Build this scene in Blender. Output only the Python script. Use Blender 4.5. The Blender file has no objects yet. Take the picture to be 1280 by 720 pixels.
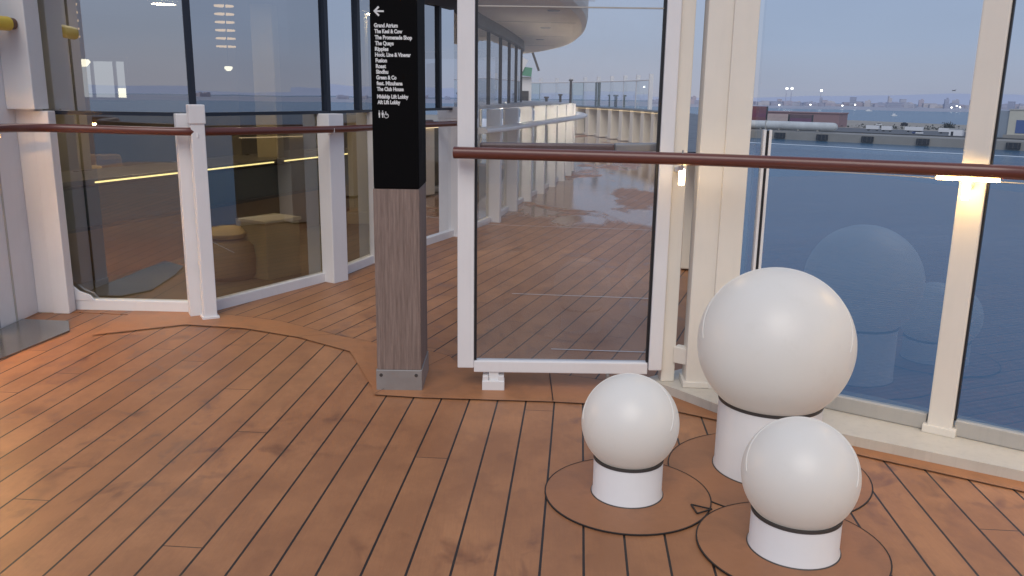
import bpy, bmesh, math, random
from mathutils import Vector, Matrix
random.seed(11)
R = math.radians
SC = bpy.context.scene
COL = SC.collection

# ------------------------------------------------------------------ materials
class NT:
    def __init__(s, name):
        m = bpy.data.materials.new(name); m.use_nodes = True
        s.m = m; s.t = m.node_tree; s.t.nodes.clear()
        s.out = s.t.nodes.new('ShaderNodeOutputMaterial')
    def n(s, typ, **kw):
        nd = s.t.nodes.new(typ)
        for k, v in kw.items():
            if k.startswith('_'): setattr(nd, k[1:], v)
            else:
                key = k.replace('__', ' ')
                inp = nd.inputs[int(key[1:])] if key[0] == 'i' and key[1:].isdigit() else nd.inputs[key]
                if hasattr(v, 'is_linked'): s.t.links.new(v, inp)
                else: inp.default_value = v
        return nd
    def math(s, op, a, b=0.0, c=None):
        nd = s.t.nodes.new('ShaderNodeMath'); nd.operation = op
        for i, v in enumerate([a, b] + ([c] if c is not None else [])):
            if hasattr(v, 'is_linked'): s.t.links.new(v, nd.inputs[i])
            else: nd.inputs[i].default_value = v
        return nd.outputs[0]
    def mix(s, fac, a, b, blend='MIX'):
        nd = s.t.nodes.new('ShaderNodeMix'); nd.data_type = 'RGBA'; nd.blend_type = blend
        for i, v in ((0, fac), (6, a), (7, b)):
            if hasattr(v, 'is_linked'): s.t.links.new(v, nd.inputs[i])
            else: nd.inputs[i].default_value = v if i == 0 else (*v, 1)
        return nd.outputs[2]
    def ramp(s, fac, stops):
        nd = s.t.nodes.new('ShaderNodeValToRGB'); s.t.links.new(fac, nd.inputs[0])
        e = nd.color_ramp.elements
        while len(e) > 1: e.remove(e[-1])
        e[0].position = stops[0][0]; e[0].color = (*stops[0][1], 1)
        for p, c in stops[1:]:
            x = e.new(p); x.color = (*c, 1)
        return nd.outputs[0]
    def noise(s, scale, detail=4, rough=.55, vec=None, dist=0):
        nd = s.n('ShaderNodeTexNoise', Scale=scale, Detail=detail, Roughness=rough, Distortion=dist)
        if vec is not None: s.t.links.new(vec, nd.inputs['Vector'])
        return nd.outputs['Fac']
    def coord(s, scale=(1, 1, 1), rot=(0, 0, 0), kind='Object'):
        tc = s.n('ShaderNodeTexCoord')
        mp = s.n('ShaderNodeMapping', Vector=tc.outputs[kind])
        mp.inputs['Scale'].default_value = scale; mp.inputs['Rotation'].default_value = rot
        return mp.outputs[0]
    def bsdf(s, **kw):
        b = s.n('ShaderNodeBsdfPrincipled')
        for k, v in kw.items():
            inp = b.inputs[k.replace('__', ' ')]
            if hasattr(v, 'is_linked'): s.t.links.new(v, inp)
            else: inp.default_value = (*v, 1) if isinstance(v, tuple) and len(v) == 3 else v
        s.t.links.new(b.outputs[0], s.out.inputs[0])
        return b
    def bump(s, h, strength=.3, dist=.01):
        b = s.n('ShaderNodeBump', Strength=strength, Distance=dist, Height=h)
        return b.outputs[0]

def paint(name, col, rough=.45, var=.08, scale=6., metallic=0., bump=.04, dirt=.0, spec=.5):
    t = NT(name); v = t.coord()
    n = t.noise(scale, 5, .6, v)
    c = t.mix(n, tuple(x*(1-var*1.5) for x in col), tuple(min(1, x*(1+var)) for x in col))
    if dirt:
        # grime that gathers low down, streaked vertically
        v2 = t.coord((9, 9, .8)); d = t.noise(3, 5, .7, v2)
        g = t.ramp(d, [(.5, (0, 0, 0)), (.75, (dirt,)*3)])
        c = t.mix(g, c, tuple(x*.62 for x in col))
    r = t.math('MULTIPLY_ADD', n, .2, rough-.1)
    t.bsdf(**{'Specular__IOR__Level': spec}, Base__Color=c, Roughness=r, Metallic=metallic, Normal=t.bump(t.noise(scale*9, 3, .6, v), bump, .004))
    return t.m

def emit(name, col, strength):
    t = NT(name)
    e = t.n('ShaderNodeEmission', Color=(*col, 1), Strength=strength)
    t.t.links.new(e.outputs[0], t.out.inputs[0])
    return t.m

def glass(name, tint, base=.04, k=.9, tint_noise=0.0, rough=0.0, dust=0.0):
    """thin pane: clear/tinted transmission mixed with a mirror reflection (fresnel + coating)"""
    t = NT(name)
    col = (*tint, 1)
    if tint_noise:
        n = t.noise(1.3, 4, .6, t.coord())
        col = t.mix(n, tuple(x*(1-tint_noise) for x in tint), tint)
    tr = t.n('ShaderNodeBsdfTransparent', Color=col)
    n2 = t.noise(1.1, 2, .5, t.coord())
    gl = t.n('ShaderNodeBsdfGlossy', Color=(.93, .96, 1, 1), Roughness=rough, Normal=t.bump(n2, .02, .02))
    fr = t.n('ShaderNodeFresnel', IOR=1.5)
    f = t.math('MULTIPLY_ADD', fr.outputs[0], k, base)
    f = t.math('MINIMUM', f, 1.0)
    mx = t.n('ShaderNodeMixShader', i0=f, i1=tr.outputs[0], i2=gl.outputs[0])
    sh = mx.outputs[0]
    if dust:
        df = t.n('ShaderNodeBsdfDiffuse', Color=(.8, .8, .8, 1)); tl = t.n('ShaderNodeBsdfTranslucent', Color=(.8, .8, .8, 1))
        dd = t.n('ShaderNodeMixShader', i0=.5, i1=df.outputs[0], i2=tl.outputs[0])
        dn = t.ramp(t.noise(2.2, 5, .65, t.coord((1, 1, .6))), [(.35, (dust*.4,)*3), (.7, (dust*1.6,)*3)])
        sh = t.n('ShaderNodeMixShader', i0=dn, i1=sh, i2=dd.outputs[0]).outputs[0]
    t.t.links.new(sh, t.out.inputs[0])
    return t.m

def deck_material(name, rot, spacing, phase, wet):
    """composite teak planks with black caulking seams, butt joints, grain, stains and wet patches"""
    t = NT(name)
    v = t.coord(rot=(0, 0, rot))
    sep = t.n('ShaderNodeSeparateXYZ', Vector=v)
    u = t.math('DIVIDE', t.math('ADD', sep.outputs[0], phase), spacing)
    idx = t.math('FLOOR', u); fr = t.math('FRACT', u)
    d = t.math('ABSOLUTE', t.math('SUBTRACT', fr, .5))            # .5 at the seam
    wob = t.math('MULTIPLY', t.noise(40, 2, .5, v), .006)
    seam = t.math('GREATER_THAN', t.math('ADD', d, wob), .5-.027)
    wn = t.n('ShaderNodeTexWhiteNoise', _noise_dimensions='1D', W=idx)
    # butt joints every 2.4 m, offset per plank
    w = t.math('DIVIDE', t.math('ADD', sep.outputs[1], t.math('MULTIPLY', wn.outputs[0], 4.6)), 4.6)
    jf = t.math('ABSOLUTE', t.math('SUBTRACT', t.math('FRACT', w), .5))
    joint = t.math('GREATER_THAN', jf, .5-.0006)
    cell = t.math('ADD', idx, t.math('MULTIPLY', t.math('FLOOR', w), 17.3))
    wn2 = t.n('ShaderNodeTexWhiteNoise', _noise_dimensions='1D', W=cell)
    gv = t.coord((26, 1.3, 1), (0, 0, rot))
    grain = t.noise(5, 6, .7, gv)
    big = t.noise(.55, 4, .55, t.coord())
    c = t.mix(grain, (.39, .172, .074), (.60, .295, .132))
    c = t.mix(t.math('MULTIPLY', wn2.outputs[0], .5), c, (.29, .118, .046))
    c = t.mix(t.ramp(big, [(.35, (0, 0, 0)), (.68, (.6,)*3)]), c, (.235, .096, .042))
    mot = t.noise(3.2, 6, .68, t.coord((1.2, .8, 1)))
    c = t.mix(t.ramp(mot, [(.42, (.34,)*3), (.6, (0, 0, 0))]), c, (.20, .082, .038))
    # stains: small damp drips and footmarks
    st = t.noise(7, 3, .55, t.coord((1, .75, 1)), .6)
    area = t.noise(.75, 2, .5, t.coord())
    stm = t.math('MULTIPLY', t.ramp(st, [(.53, (0, 0, 0)), (.70, (1, 1, 1))]), t.ramp(area, [(.40, (0, 0, 0)), (.58, (1, 1, 1))]))
    c = t.mix(t.math('MULTIPLY', stm, .72), c, (.15, .055, .025))
    rough = t.math('MULTIPLY_ADD', grain, .22, .36)
    rough = t.math('SUBTRACT', rough, t.math('MULTIPLY', stm, .16))
    if wet:
        pv = t.coord((1, .42, 1), (0, 0, rot))
        pud = t.noise(1.0, 5, .6, pv, .7)
        far = t.n('ShaderNodeMapRange', Value=t.n('ShaderNodeSeparateXYZ', Vector=t.coord()).outputs[1])
        far.inputs[1].default_value = 7.6; far.inputs[2].default_value = 10.5
        pm = t.ramp(t.math('MULTIPLY', t.math('ADD', pud, .09), far.outputs[0]), [(.485, (0, 0, 0)), (.565, (1, 1, 1))])
        damp = t.ramp(t.math('MULTIPLY', t.math('ADD', pud, .06), far.outputs[0]), [(.34, (0, 0, 0)), (.5, (.6,)*3)])
        c = t.mix(damp, c, (.29, .12, .052))
        c = t.mix(pm, c, (.30, .16, .09))
        rough = t.math('MULTIPLY', rough, t.math('SUBTRACT', 1.0, t.math('MULTIPLY', pm, .88)))
    line = t.math('MAXIMUM', seam, t.math('MULTIPLY', joint, .75))
    c = t.mix(line, c, (.018, .013, .011))
    h = t.math('MULTIPLY_ADD', line, -1.0, t.math('MULTIPLY', grain, .25))
    t.bsdf(Base__Color=c, Roughness=rough, Normal=t.bump(h, .35, .004))
    return t.m

def border_material(name, base=(.43, .185, .074)):
    t = NT(name); v = t.coord()
    g = t.noise(5, 6, .7, t.coord((3, 3, 1))); big = t.noise(1.1, 4, .6, v)
    c = t.mix(g, tuple(x*.82 for x in base), tuple(x*1.1 for x in base))
    c = t.mix(t.ramp(big, [(.4, (0, 0, 0)), (.7, (.6,)*3)]), c, tuple(x*.72 for x in base))
    st = t.noise(6, 5, .65, v, .5)
    c = t.mix(t.ramp(st, [(.5, (0, 0, 0)), (.7, (.5,)*3)]), c, tuple(x*.5 for x in base))
    t.bsdf(Base__Color=c, Roughness=t.math('MULTIPLY_ADD', st, -.25, .58), Normal=t.bump(t.noise(60, 4, .6, v), .1, .003))
    return t.m

def sphere_material(name):
    t = NT(name); v = t.coord()
    n = t.noise(3, 4, .6, v); n2 = t.noise(14, 4, .65, v)
    c = t.mix(n, (.56, .545, .515), (.62, .605, .58))
    c = t.mix(t.ramp(n2, [(.55, (0, 0, 0)), (.8, (.3,)*3)]), c, (.50, .48, .44))
    b = t.bsdf(Base__Color=c, Roughness=t.math('MULTIPLY_ADD', n2, .15, .30), Normal=t.bump(n, .02, .002))
    b.inputs['Emission Color'].default_value = (1, .93, .83, 1); b.inputs['Emission Strength'].default_value = .13  # slight emission added to lift the shaded underside of the globes
    b.inputs['Subsurface Weight'].default_value = .25
    b.inputs['Subsurface Radius'].default_value = (.05, .04, .03)
    b.inputs['Specular IOR Level'].default_value = .5
    return t.m

def wood_post_material():
    t = NT('grey_wood'); v = t.coord((30, 30, 1.2)); g = t.noise(3, 7, .75, v)
    g2 = t.noise(1.5, 3, .5, t.coord((14, 14, .5)))
    c = t.ramp(g, [(.3, (.105, .074, .062)), (.5, (.235, .172, .145)), (.7, (.37, .285, .245))])
    c = t.mix(t.math('MULTIPLY', g2, .5), c, (.18, .128, .108))
    t.bsdf(Base__Color=c, Roughness=.55, Normal=t.bump(g, .25, .003))
    return t.m

def rail_material():
    t = NT('varnished_rail_wood'); g = t.noise(4, 6, .7, t.coord((4, 4, 30)))
    c = t.mix(g, (.085, .020, .013), (.16, .042, .026))
    b = t.bsdf(Base__Color=c, Roughness=.34)
    b.inputs['Coat Weight'].default_value = .35; b.inputs['Coat Roughness'].default_value = .2
    return t.m

def sea_material():
    t = NT('sea_water')
    v = t.coord((1, 1, 1))
    big = t.noise(.012, 3, .5, t.coord((1, 2.5, 1)))
    w1 = t.noise(.45, 3, .55, t.coord((1, .5, 1), (0, 0, .5)))
    w2 = t.noise(1.7, 3, .6, t.coord((1, .6, 1), (0, 0, .9)))
    wk = t.n('ShaderNodeTexWave', Scale=.35, Distortion=2.5, Detail=2.0, Vector=t.coord((1, 1, 1), (0, 0, 1.2)))
    h = t.math('ADD', t.math('MULTIPLY', w1, .7), t.math('ADD', t.math('MULTIPLY', w2, .3), t.math('MULTIPLY', wk.outputs['Fac'], .10)))
    c = t.mix(big, (.023, .084, .158), (.038, .120, .208))
    b = t.bsdf(Base__Color=c, Roughness=.24, IOR=1.33, Normal=t.bump(h, .24, .5))
    return t.m

WHITE = paint('white_paint', (.80, .79, .79), .42, .05, 4, dirt=.08)
WHITE2 = paint('white_enamel', (.78, .775, .77), .35, .04, 5, dirt=.05)
CREAM = paint('cream_paint', (.80, .75, .66), .5, .05, 4, dirt=.08)
KERB = paint('kerb_paint', (.62, .575, .49), .55, .12, 5, dirt=.3)
GREYRAIL = paint('grey_sill_paint', (.46, .44, .40), .45, .1, 5, dirt=.3)
BLACK = paint('black_gasket', (.012, .013, .016), .45, .1)
BLACKSIGN = paint('black_sign_face', (.003, .003, .0035), .7, .2, spec=.08)
SIGNWHITE = paint('sign_lettering_white', (.72, .74, .74), .5, .02)
STEEL = paint('brushed_steel', (.36, .35, .34), .42, .15, 9, metallic=.55)
WETSTEEL = paint('wet_steel_plate', (.30, .31, .31), .22, .3, 4, metallic=.8)
SOFFIT = paint('beige_soffit', (.82, .72, .60), .6, .1, .7)
HEADER = paint('dark_header', (.055, .05, .048), .5, .2, 3)
MULLION = paint('dark_mullion', (.010, .016, .030), .35, .1)
WOODRAIL = rail_material()
POSTWOOD = wood_post_material()
SPHERE = sphere_material('opal_globe')
CAULK = paint('caulk', (.02, .014, .012), .6, .1)
YELLOW = paint('yellow_plastic', (.75, .52, .03), .4, .1)
BROWN = paint('brown_plastic', (.13, .05, .02), .45, .1)
DECK = deck_material('teak_deck', R(4.4), .1415, .085, False)
DECK2 = deck_material('wet_teak_deck', R(20.0), .145, .03, True)
BORDER = border_material('teak_border')
PAD = border_material('teak_pad', (.38, .168, .075))
SEA = sea_material()
GL_R = glass('windscreen_glass', (.86, .91, .96), .045, .9, dust=.005)
GL_RL = glass('bulwark_glass', (.76, .85, .93), .07, .9, dust=.004)
GL_GATE = glass('gate_glass', (.96, .97, .98), .03, .8, dust=.095)
GL_UP = glass('tinted_window_glass', (.42, .46, .52), .52, .3)
GL_LOW = glass('smoked_window_glass', (.84, .85, .78), .20, .7, .1)
GL_FAR = glass('green_screen_glass', (.66, .80, .80), .08, .6)
LAMP = emit('warm_strip_light', (1.0, .62, .22), 48)
LAMP3 = emit('left_rail_strip_light', (1.0, .52, .16), 420)
LAMP2 = emit('warm_bracket_light', (1.0, .68, .30), 30)
GLOW = emit('amber_glow', (1.0, .62, .26), 2.2)
GLOWW = emit('pale_lamp_glow', (1.0, .86, .55), 4.5)
ROOMGLOW = emit('lit_room_glow', (.84, .82, .72), 1.1)
CITYGLOW = emit('town_lamp_glow', (1.0, .95, .85), 9)

# ------------------------------------------------------------------ mesh builder
class MB:
    def __init__(s): s.bm = bmesh.new()
    def box(s, c, size, rz=0., bevel=0., rx=0., ry=0.):
        b = bmesh.new(); bmesh.ops.create_cube(b, size=1.0)
        bmesh.ops.scale(b, vec=size, verts=b.verts)
        if bevel: bmesh.ops.bevel(b, geom=b.edges[:], offset=bevel, segments=2, profile=.6, affect='EDGES')
        M = Matrix.Translation(c) @ Matrix.Rotation(rz, 4, 'Z') @ Matrix.Rotation(ry, 4, 'Y') @ Matrix.Rotation(rx, 4, 'X')
        bmesh.ops.transform(b, matrix=M, verts=b.verts)
        s._add(b); return s
    def _add(s, b):
        me = bpy.data.meshes.new('tmp'); b.to_mesh(me); b.free()
        s.bm.from_mesh(me); bpy.data.meshes.remove(me)
    def bar(s, p, q, w, h, bevel=0.):
        """box beam from p to q, width w across (horizontal), h the other way"""
        p = Vector(p); q = Vector(q); d = q-p; L = d.length
        x = d.normalized(); up = Vector((0, 0, 1))
        if abs(x.z) > .95: up = Vector((0, 1, 0))
        y = up.cross(x).normalized(); z = x.cross(y)
        b = bmesh.new(); bmesh.ops.create_cube(b, size=1.0); bmesh.ops.scale(b, vec=(L, w, h), verts=b.verts)
        if bevel: bmesh.ops.bevel(b, geom=b.edges[:], offset=bevel, segments=2, profile=.6, affect='EDGES')
        M = Matrix.Translation((p+q)/2) @ Matrix((x, y, z)).transposed().to_4x4()
        bmesh.ops.transform(b, matrix=M, verts=b.verts); s._add(b); return s
    def quad(s, a, b, c, d):
        s.bm.faces.new([s.bm.verts.new(x) for x in (a, b, c, d)]); return s
    def prism(s, pts, z0, z1):
        n = len(pts)
        lo = [s.bm.verts.new((x, y, z0)) for x, y in pts]; hi = [s.bm.verts.new((x, y, z1)) for x, y in pts]
        s.bm.faces.new(hi); s.bm.faces.new(lo[::-1])
        for i in range(n): s.bm.faces.new((lo[i], lo[(i+1) % n], hi[(i+1) % n], hi[i]))
        return s
    def strip(s, A, B):
        """flat ribbon between two polylines of the same length"""
        a = [s.bm.verts.new(p) for p in A]; b = [s.bm.verts.new(p) for p in B]
        for i in range(len(a)-1): s.bm.faces.new((a[i], a[i+1], b[i+1], b[i]))
        return s
    def sweep(s, pts, w, h, seg=12, power=3.0):
        """rounded-rectangle section swept along a path, capped"""
        pts = [Vector(p) for p in pts]; rings = []
        for i, p in enumerate(pts):
            t = (pts[min(i+1, len(pts)-1)]-pts[max(i-1, 0)]).normalized()
            y = Vector((0, 0, 1)).cross(t)
            y = y.normalized() if y.length > 1e-4 else Vector((1, 0, 0))
            z = t.cross(y); ring = []
            for k in range(seg):
                a = 2*math.pi*k/seg; ca, sa = math.cos(a), math.sin(a)
                rr = (abs(ca)**power+abs(sa)**power)**(-1/power)
                ring.append(s.bm.verts.new(p+y*(ca*rr*w/2)+z*(sa*rr*h/2)))
            rings.append(ring)
        for i in range(len(rings)-1):
            for k in range(seg):
                s.bm.faces.new((rings[i][k], rings[i][(k+1) % seg], rings[i+1][(k+1) % seg], rings[i+1][k]))
        s.bm.faces.new(rings[0][::-1]); s.bm.faces.new(rings[-1]); return s
    def lathe(s, prof, c=(0, 0, 0), seg=48):
        rings = []
        for r, z in prof:
            if r < 1e-6: rings.append([s.bm.verts.new((c[0], c[1], c[2]+z))])
            else: rings.append([s.bm.verts.new((c[0]+r*math.cos(2*math.pi*k/seg), c[1]+r*math.sin(2*math.pi*k/seg), c[2]+z)) for k in range(seg)])
        for a, b in zip(rings, rings[1:]):
            for k in range(seg):
                k2 = (k+1) % seg
                if len(a) == 1 and len(b) == 1: continue
                if len(a) == 1: s.bm.faces.new((a[0], b[k2], b[k]))
                elif len(b) == 1: s.bm.faces.new((a[k], a[k2], b[0]))
                else: s.bm.faces.new((a[k], a[k2], b[k2], b[k]))
        return s
    def cyl(s, p, q, r, seg=16):
        p = Vector(p); q = Vector(q); d = (q-p)
        b = bmesh.new(); bmesh.ops.create_cone(b, cap_ends=True, segments=seg, radius1=r, radius2=r, depth=d.length)
        M = Matrix.Translation((p+q)/2) @ d.to_track_quat('Z', 'Y').to_matrix().to_4x4()
        bmesh.ops.transform(b, matrix=M, verts=b.verts); s._add(b); return s
    def build(s, name, mat, parent=None, smooth=None, kind=None, label=None, origin=None):
        bmesh.ops.recalc_face_normals(s.bm, faces=s.bm.faces[:])
        me = bpy.data.meshes.new(name)
        if origin is not None: bmesh.ops.translate(s.bm, vec=-Vector(origin), verts=s.bm.verts)
        s.bm.to_mesh(me); s.bm.free()
        me.materials.append(mat)
        if smooth:
            for p in me.polygons: p.use_smooth = True
            me.set_sharp_from_angle(angle=R(smooth))
        o = bpy.data.objects.new(name, me); COL.objects.link(o)
        if origin is not None: o.location = origin
        if parent is not None: put_under(o, parent)
        if kind: o['kind'] = kind
        if label: o['label'] = label
        return o

def world_loc(o):
    v = Vector((0, 0, 0))
    while o is not None: v += o.location; o = o.parent
    return v
def put_under(o, parent):
    """parent a mesh built in world coordinates (things carry no rotation at that moment)"""
    o.parent = parent; o.location = o.location-world_loc(parent)
def thing(name, label, cat, loc, group=None):
    o = bpy.data.objects.new(name, None); COL.objects.link(o); o.location = loc; o.empty_display_size = .2
    return tag(o, label, cat, group)
def tag(o, label, cat, group=None):
    o['label'] = label; o['category'] = cat
    if group: o['group'] = group
    return o
def dup(o, loc, label, rz=0., scale=None):
    c = o.copy(); COL.objects.link(c); c.location = loc; c.rotation_euler = (0, 0, rz); c['label'] = label
    if scale: c.scale = scale
    for ch in list(o.children):
        d = ch.copy(); COL.objects.link(d); d.parent = c
        for g in ch.children:
            e = g.copy(); COL.objects.link(e); e.parent = d
    return c

def V3(p, z): return (p[0], p[1], z)
def lerp(a, b, t): return tuple(x+(y-x)*t for x, y in zip(a, b))
def unit(p, q):
    d = Vector((q[0]-p[0], q[1]-p[1])); return d.normalized()
def resample(pts, step):
    out = [tuple(pts[0])]; 
    for a, b in zip(pts, pts[1:]):
        L = (Vector(b)-Vector(a)).length; n = max(1, round(L/step))
        for i in range(1, n+1): out.append(lerp(a, b, i/n))
    return out
def smooth_path(pts, it=3):
    """Chaikin corner cutting, ends kept"""
    pts = [tuple(p) for p in pts]
    for _ in range(it):
        q = [pts[0]]
        for a, b in zip(pts, pts[1:]): q += [lerp(a, b, .25), lerp(a, b, .75)]
        q.append(pts[-1]); pts = q
    return pts
def at_length(pts, s):
    for a, b in zip(pts, pts[1:]):
        L = (Vector(b)-Vector(a)).length
        if s <= L: return lerp(a, b, s/L), unit(a, b)
        s -= L
    return pts[-1], unit(pts[-2], pts[-1])
def length(pts): return sum((Vector(b)-Vector(a)).length for a, b in zip(pts, pts[1:]))

# ------------------------------------------------------------------ plan of the place
SEA_Z = -27.0
LEFT = [(-3.13, 5.66), (-2.10, 5.62), (-1.47, 6.72), (-1.25, 7.45), (-.63, 8.95)]        # foot of the glazed wall
LOWC = [(-.63, 8.95), (-.26, 9.95), (-.06, 11.1), (.17, 12.2), (.42, 13.3), (.70, 14.6), (.98, 16.0), (1.12, 17.4), (1.10, 18.9), (.85, 20.3), (.4, 21.7), (-.3, 23.0), (-1.4, 24.0)]
UPC = [(-.63, 8.95), (-.56, 10.2), (-.46, 11.3), (-.23, 13.0), (0, 15.2), (.17, 17.1), (.05, 18.6), (-.4, 20.0), (-1.3, 21.3), (-3.0, 22.4)]
RIGHT = [(1.10, 4.11), (1.93, 3.535), (2.80, 2.90), (3.32, 2.0), (3.55, .9), (3.6, -.3), (3.6, -1.5), (3.6, -2.7), (3.6, -3.9)]
BULW = smooth_path([(1.22, 4.45), (2.3, 9.5), (3.3, 14.5), (4.25, 19.5), (4.55, 23), (4.2, 27), (3.3, 31.5), (1.6, 36.5), (-1.5, 41)], 3)

# ------------------------------------------------------------------ the setting: sea, hull, decks
MB().quad((-9000, -9000, SEA_Z), (9000, -9000, SEA_Z), (9000, 9000, SEA_Z), (-9000, 9000, SEA_Z)).build('sea', SEA, kind='structure')
hull_outline = [(3.72, -6), (3.72, -.3), (3.66, .95), (3.42, 2.08), (2.88, 3.02), (1.99, 3.66), (1.28, 4.22), (1.40, 4.45)] + [(x+.16, y) for x, y in BULW[2:]] + [(-30, 44), (-30, 6), (-9.2, 6), (-9.2, -6)]
MB().prism(hull_outline, SEA_Z-2, -.03).build('hull', WHITE, kind='structure')
near = [(3.70, -6), (3.70, -.3), (3.64, .95), (3.40, 2.07), (2.86, 3.0), (1.97, 3.63), (1.25, 4.2), (.9, 4.4), (.2, 4.5), (-.3, 4.6), (-.62, 4.85), (-1.0, 5.05), (-1.7, 5.5), (-2.15, 5.66), (-3.4, 5.70), (-9, 5.7), (-9, -6)]
MB().prism(near, -.028, 0.0).build('deck', DECK, kind='structure')
prom = [(-.83, 4.80), (-.62, 4.50), (-.3, 4.22), (.2, 4.17), (.85, 4.05), (1.0, 4.1), (1.33, 4.3)] + [(x+.12, y) for x, y in BULW[2:]] + [(-6, 44), (-6, 20)] + [(-3.4, 5.60), (-2.12, 5.45), (-1.65, 5.32), (-1.22, 5.06)]
MB().prism(prom, -.027, .004).build('promenade', DECK2, kind='structure')
inner = [(-2.6, 5.0), (-2.12, 5.27), (-1.72, 5.20), (-1.33, 5.02), (-.95, 4.74), (-.72, 4.13), (-.69, 4.02), (-.44, 3.985), (.21, 3.955), (.72, 3.90), (1.05, 3.70), (1.51, 3.36), (2.05, 3.02), (2.6, 2.6), (3.0, 1.95), (3.2, .9), (3.24, -.3), (3.24, -6)]
outer = [(-2.6, 5.66), (-2.12, 5.60), (-1.55, 5.40), (-1.1, 5.08), (-.72, 4.86), (-.46, 4.76), (-.36, 4.68), (-.27, 4.47), (.21, 4.40), (.80, 4.18), (1.02, 3.93), (1.50, 3.58), (2.10, 3.20), (2.74, 2.7), (3.17, 1.98), (3.38, .9), (3.42, -.3), (3.42, -6)]
MB().strip([V3(p, .005) for p in inner], [V3(p, .005) for p in outer]).build('deck_border', BORDER, kind='structure')
m = MB()
for line, off in ((inner, -.0035), (outer[:10], .0035)):
    pl = [V3(p, 0.007) for p in line]
    m.strip(pl, [(p[0]-off*.3, p[1]+off, p[2]) for p in pl])
for k in (3, 6, 8): 
    a, b = inner[k], outer[k]
    m.strip([V3(a, .012), V3(b, .012)], [(a[0]+.005, a[1]+.004, .012), (b[0]+.005, b[1]+.004, .012)])
m.build('deck_caulking', CAULK, kind='structure')
kerb_out = [(.70, 4.20), (.83, 4.055), (1.01, 3.82), (1.485, 3.48), (2.08, 3.12), (2.72, 2.62), (3.12, 1.95), (3.33, .9), (3.37, -.3), (3.37, -6)]
kerb_in = [(1.0, 4.42), (1.12, 4.40), (1.27, 4.20), (1.98, 3.645), (2.87, 3.01), (2.9, 3.0), (3.41, 2.08), (3.65, .95), (3.71, -.3), (3.71, -6)]
MB().prism(kerb_out+kerb_in[::-1], .002, .05).build('kerb', KERB, kind='structure')
# thin pale strips across the promenade planks
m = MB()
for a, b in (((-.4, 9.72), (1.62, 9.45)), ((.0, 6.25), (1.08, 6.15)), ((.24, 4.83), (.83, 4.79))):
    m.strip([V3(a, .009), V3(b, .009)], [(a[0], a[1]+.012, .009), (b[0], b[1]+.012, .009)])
m.build('pale_strips', WHITE2, kind='structure')

# ------------------------------------------------------------------ globe lamps on round pads
def pad(c, r, z, label):
    p = MB(); p.lathe([(0, z), (r, z), (r, z-.004)], V3(c, 0), 64)
    o = p.build('floor_pad', PAD, origin=V3(c, 0)); tag(o, label, 'deck pad')
    MB().lathe([(r-.0015, z+.0008), (r+.0035, z+.0008), (r+.0035, z-.004)], V3(c, 0), 64).build('caulk_ring', CAULK, o)
    return o
pad((1.06, 3.20), .40, .003, 'round teak pad under the largest globe lamp, partly hidden')
pad((.455, 2.98), .315, .006, 'round teak pad ringed in black under the globe lamp nearest the gate')
pad((.965, 2.60), .315, .009, 'round teak pad under the front globe lamp at the picture bottom')
tri = MB()
for a, b in (((.690, 2.815), (.682, 2.885)), ((.682, 2.885), (.752, 2.85)), ((.752, 2.85), (.690, 2.815))): tri.bar(V3(a, .0105), V3(b, .0105), .006, .003)
tri.build('pad_caulking', CAULK, kind='structure')
def globe_lamp(c, zc, r, rb, hb, pz, label):
    t = thing('globe_lamp', label, 'globe lamp', V3(c, pz), 'globe lamps on the deck')
    MB().lathe([(0, pz), (rb+.004, pz), (rb+.004, pz+.006), (rb, pz+.012), (rb, hb-.012), (rb-.004, hb-.004), (rb-.02, hb), (0, hb)], V3(c, 0), 64).build('base', WHITE2, t, 40)
    MB().lathe([(rb+.003, pz+.003), (rb+.006, pz+.0025), (rb+.008, pz)], V3(c, 0), 64).build('foot_ring', HEADER, t)  # thin dark ring round the foot of the drum
    MB().lathe([(rb-.01, hb-.045*rb-.002), (rb+.0015, hb-.045*rb-.002), (rb+.0015, hb+.001), (rb-.02, hb+.002)], V3(c, 0), 64).build('collar', HEADER, t, 40)
    a0 = -math.acos(0)+math.asin(min(.98, (rb-.012)/r)) 
    prof = [(r*math.cos(a), r*math.sin(a)) for a in [a0+(math.pi/2-a0)*i/40 for i in range(41)]]
    prof[-1] = (0, r)
    g = MB().lathe([(0, prof[0][1]+.001)]+prof, (c[0], c[1], zc), 72).build('globe', SPHERE, t, 50)
    # thin raised arc that stands in for the rim highlight
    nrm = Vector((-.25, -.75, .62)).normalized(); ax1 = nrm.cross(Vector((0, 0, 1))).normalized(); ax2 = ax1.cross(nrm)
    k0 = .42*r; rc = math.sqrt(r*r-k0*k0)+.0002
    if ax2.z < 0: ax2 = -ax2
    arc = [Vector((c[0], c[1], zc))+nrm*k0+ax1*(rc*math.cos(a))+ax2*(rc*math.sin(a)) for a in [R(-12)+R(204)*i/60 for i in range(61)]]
    MB().sweep(arc, .0035, .0035, 8, 2).build('rim_glint', SPHERE, g, 60)
    return t
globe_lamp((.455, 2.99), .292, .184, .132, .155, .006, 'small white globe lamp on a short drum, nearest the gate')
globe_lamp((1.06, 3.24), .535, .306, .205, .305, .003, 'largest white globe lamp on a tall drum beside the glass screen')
globe_lamp((.972, 2.60), .273, .191, .147, .142, .009, 'white globe lamp at the front, on a short drum before the largest globe')

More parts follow.
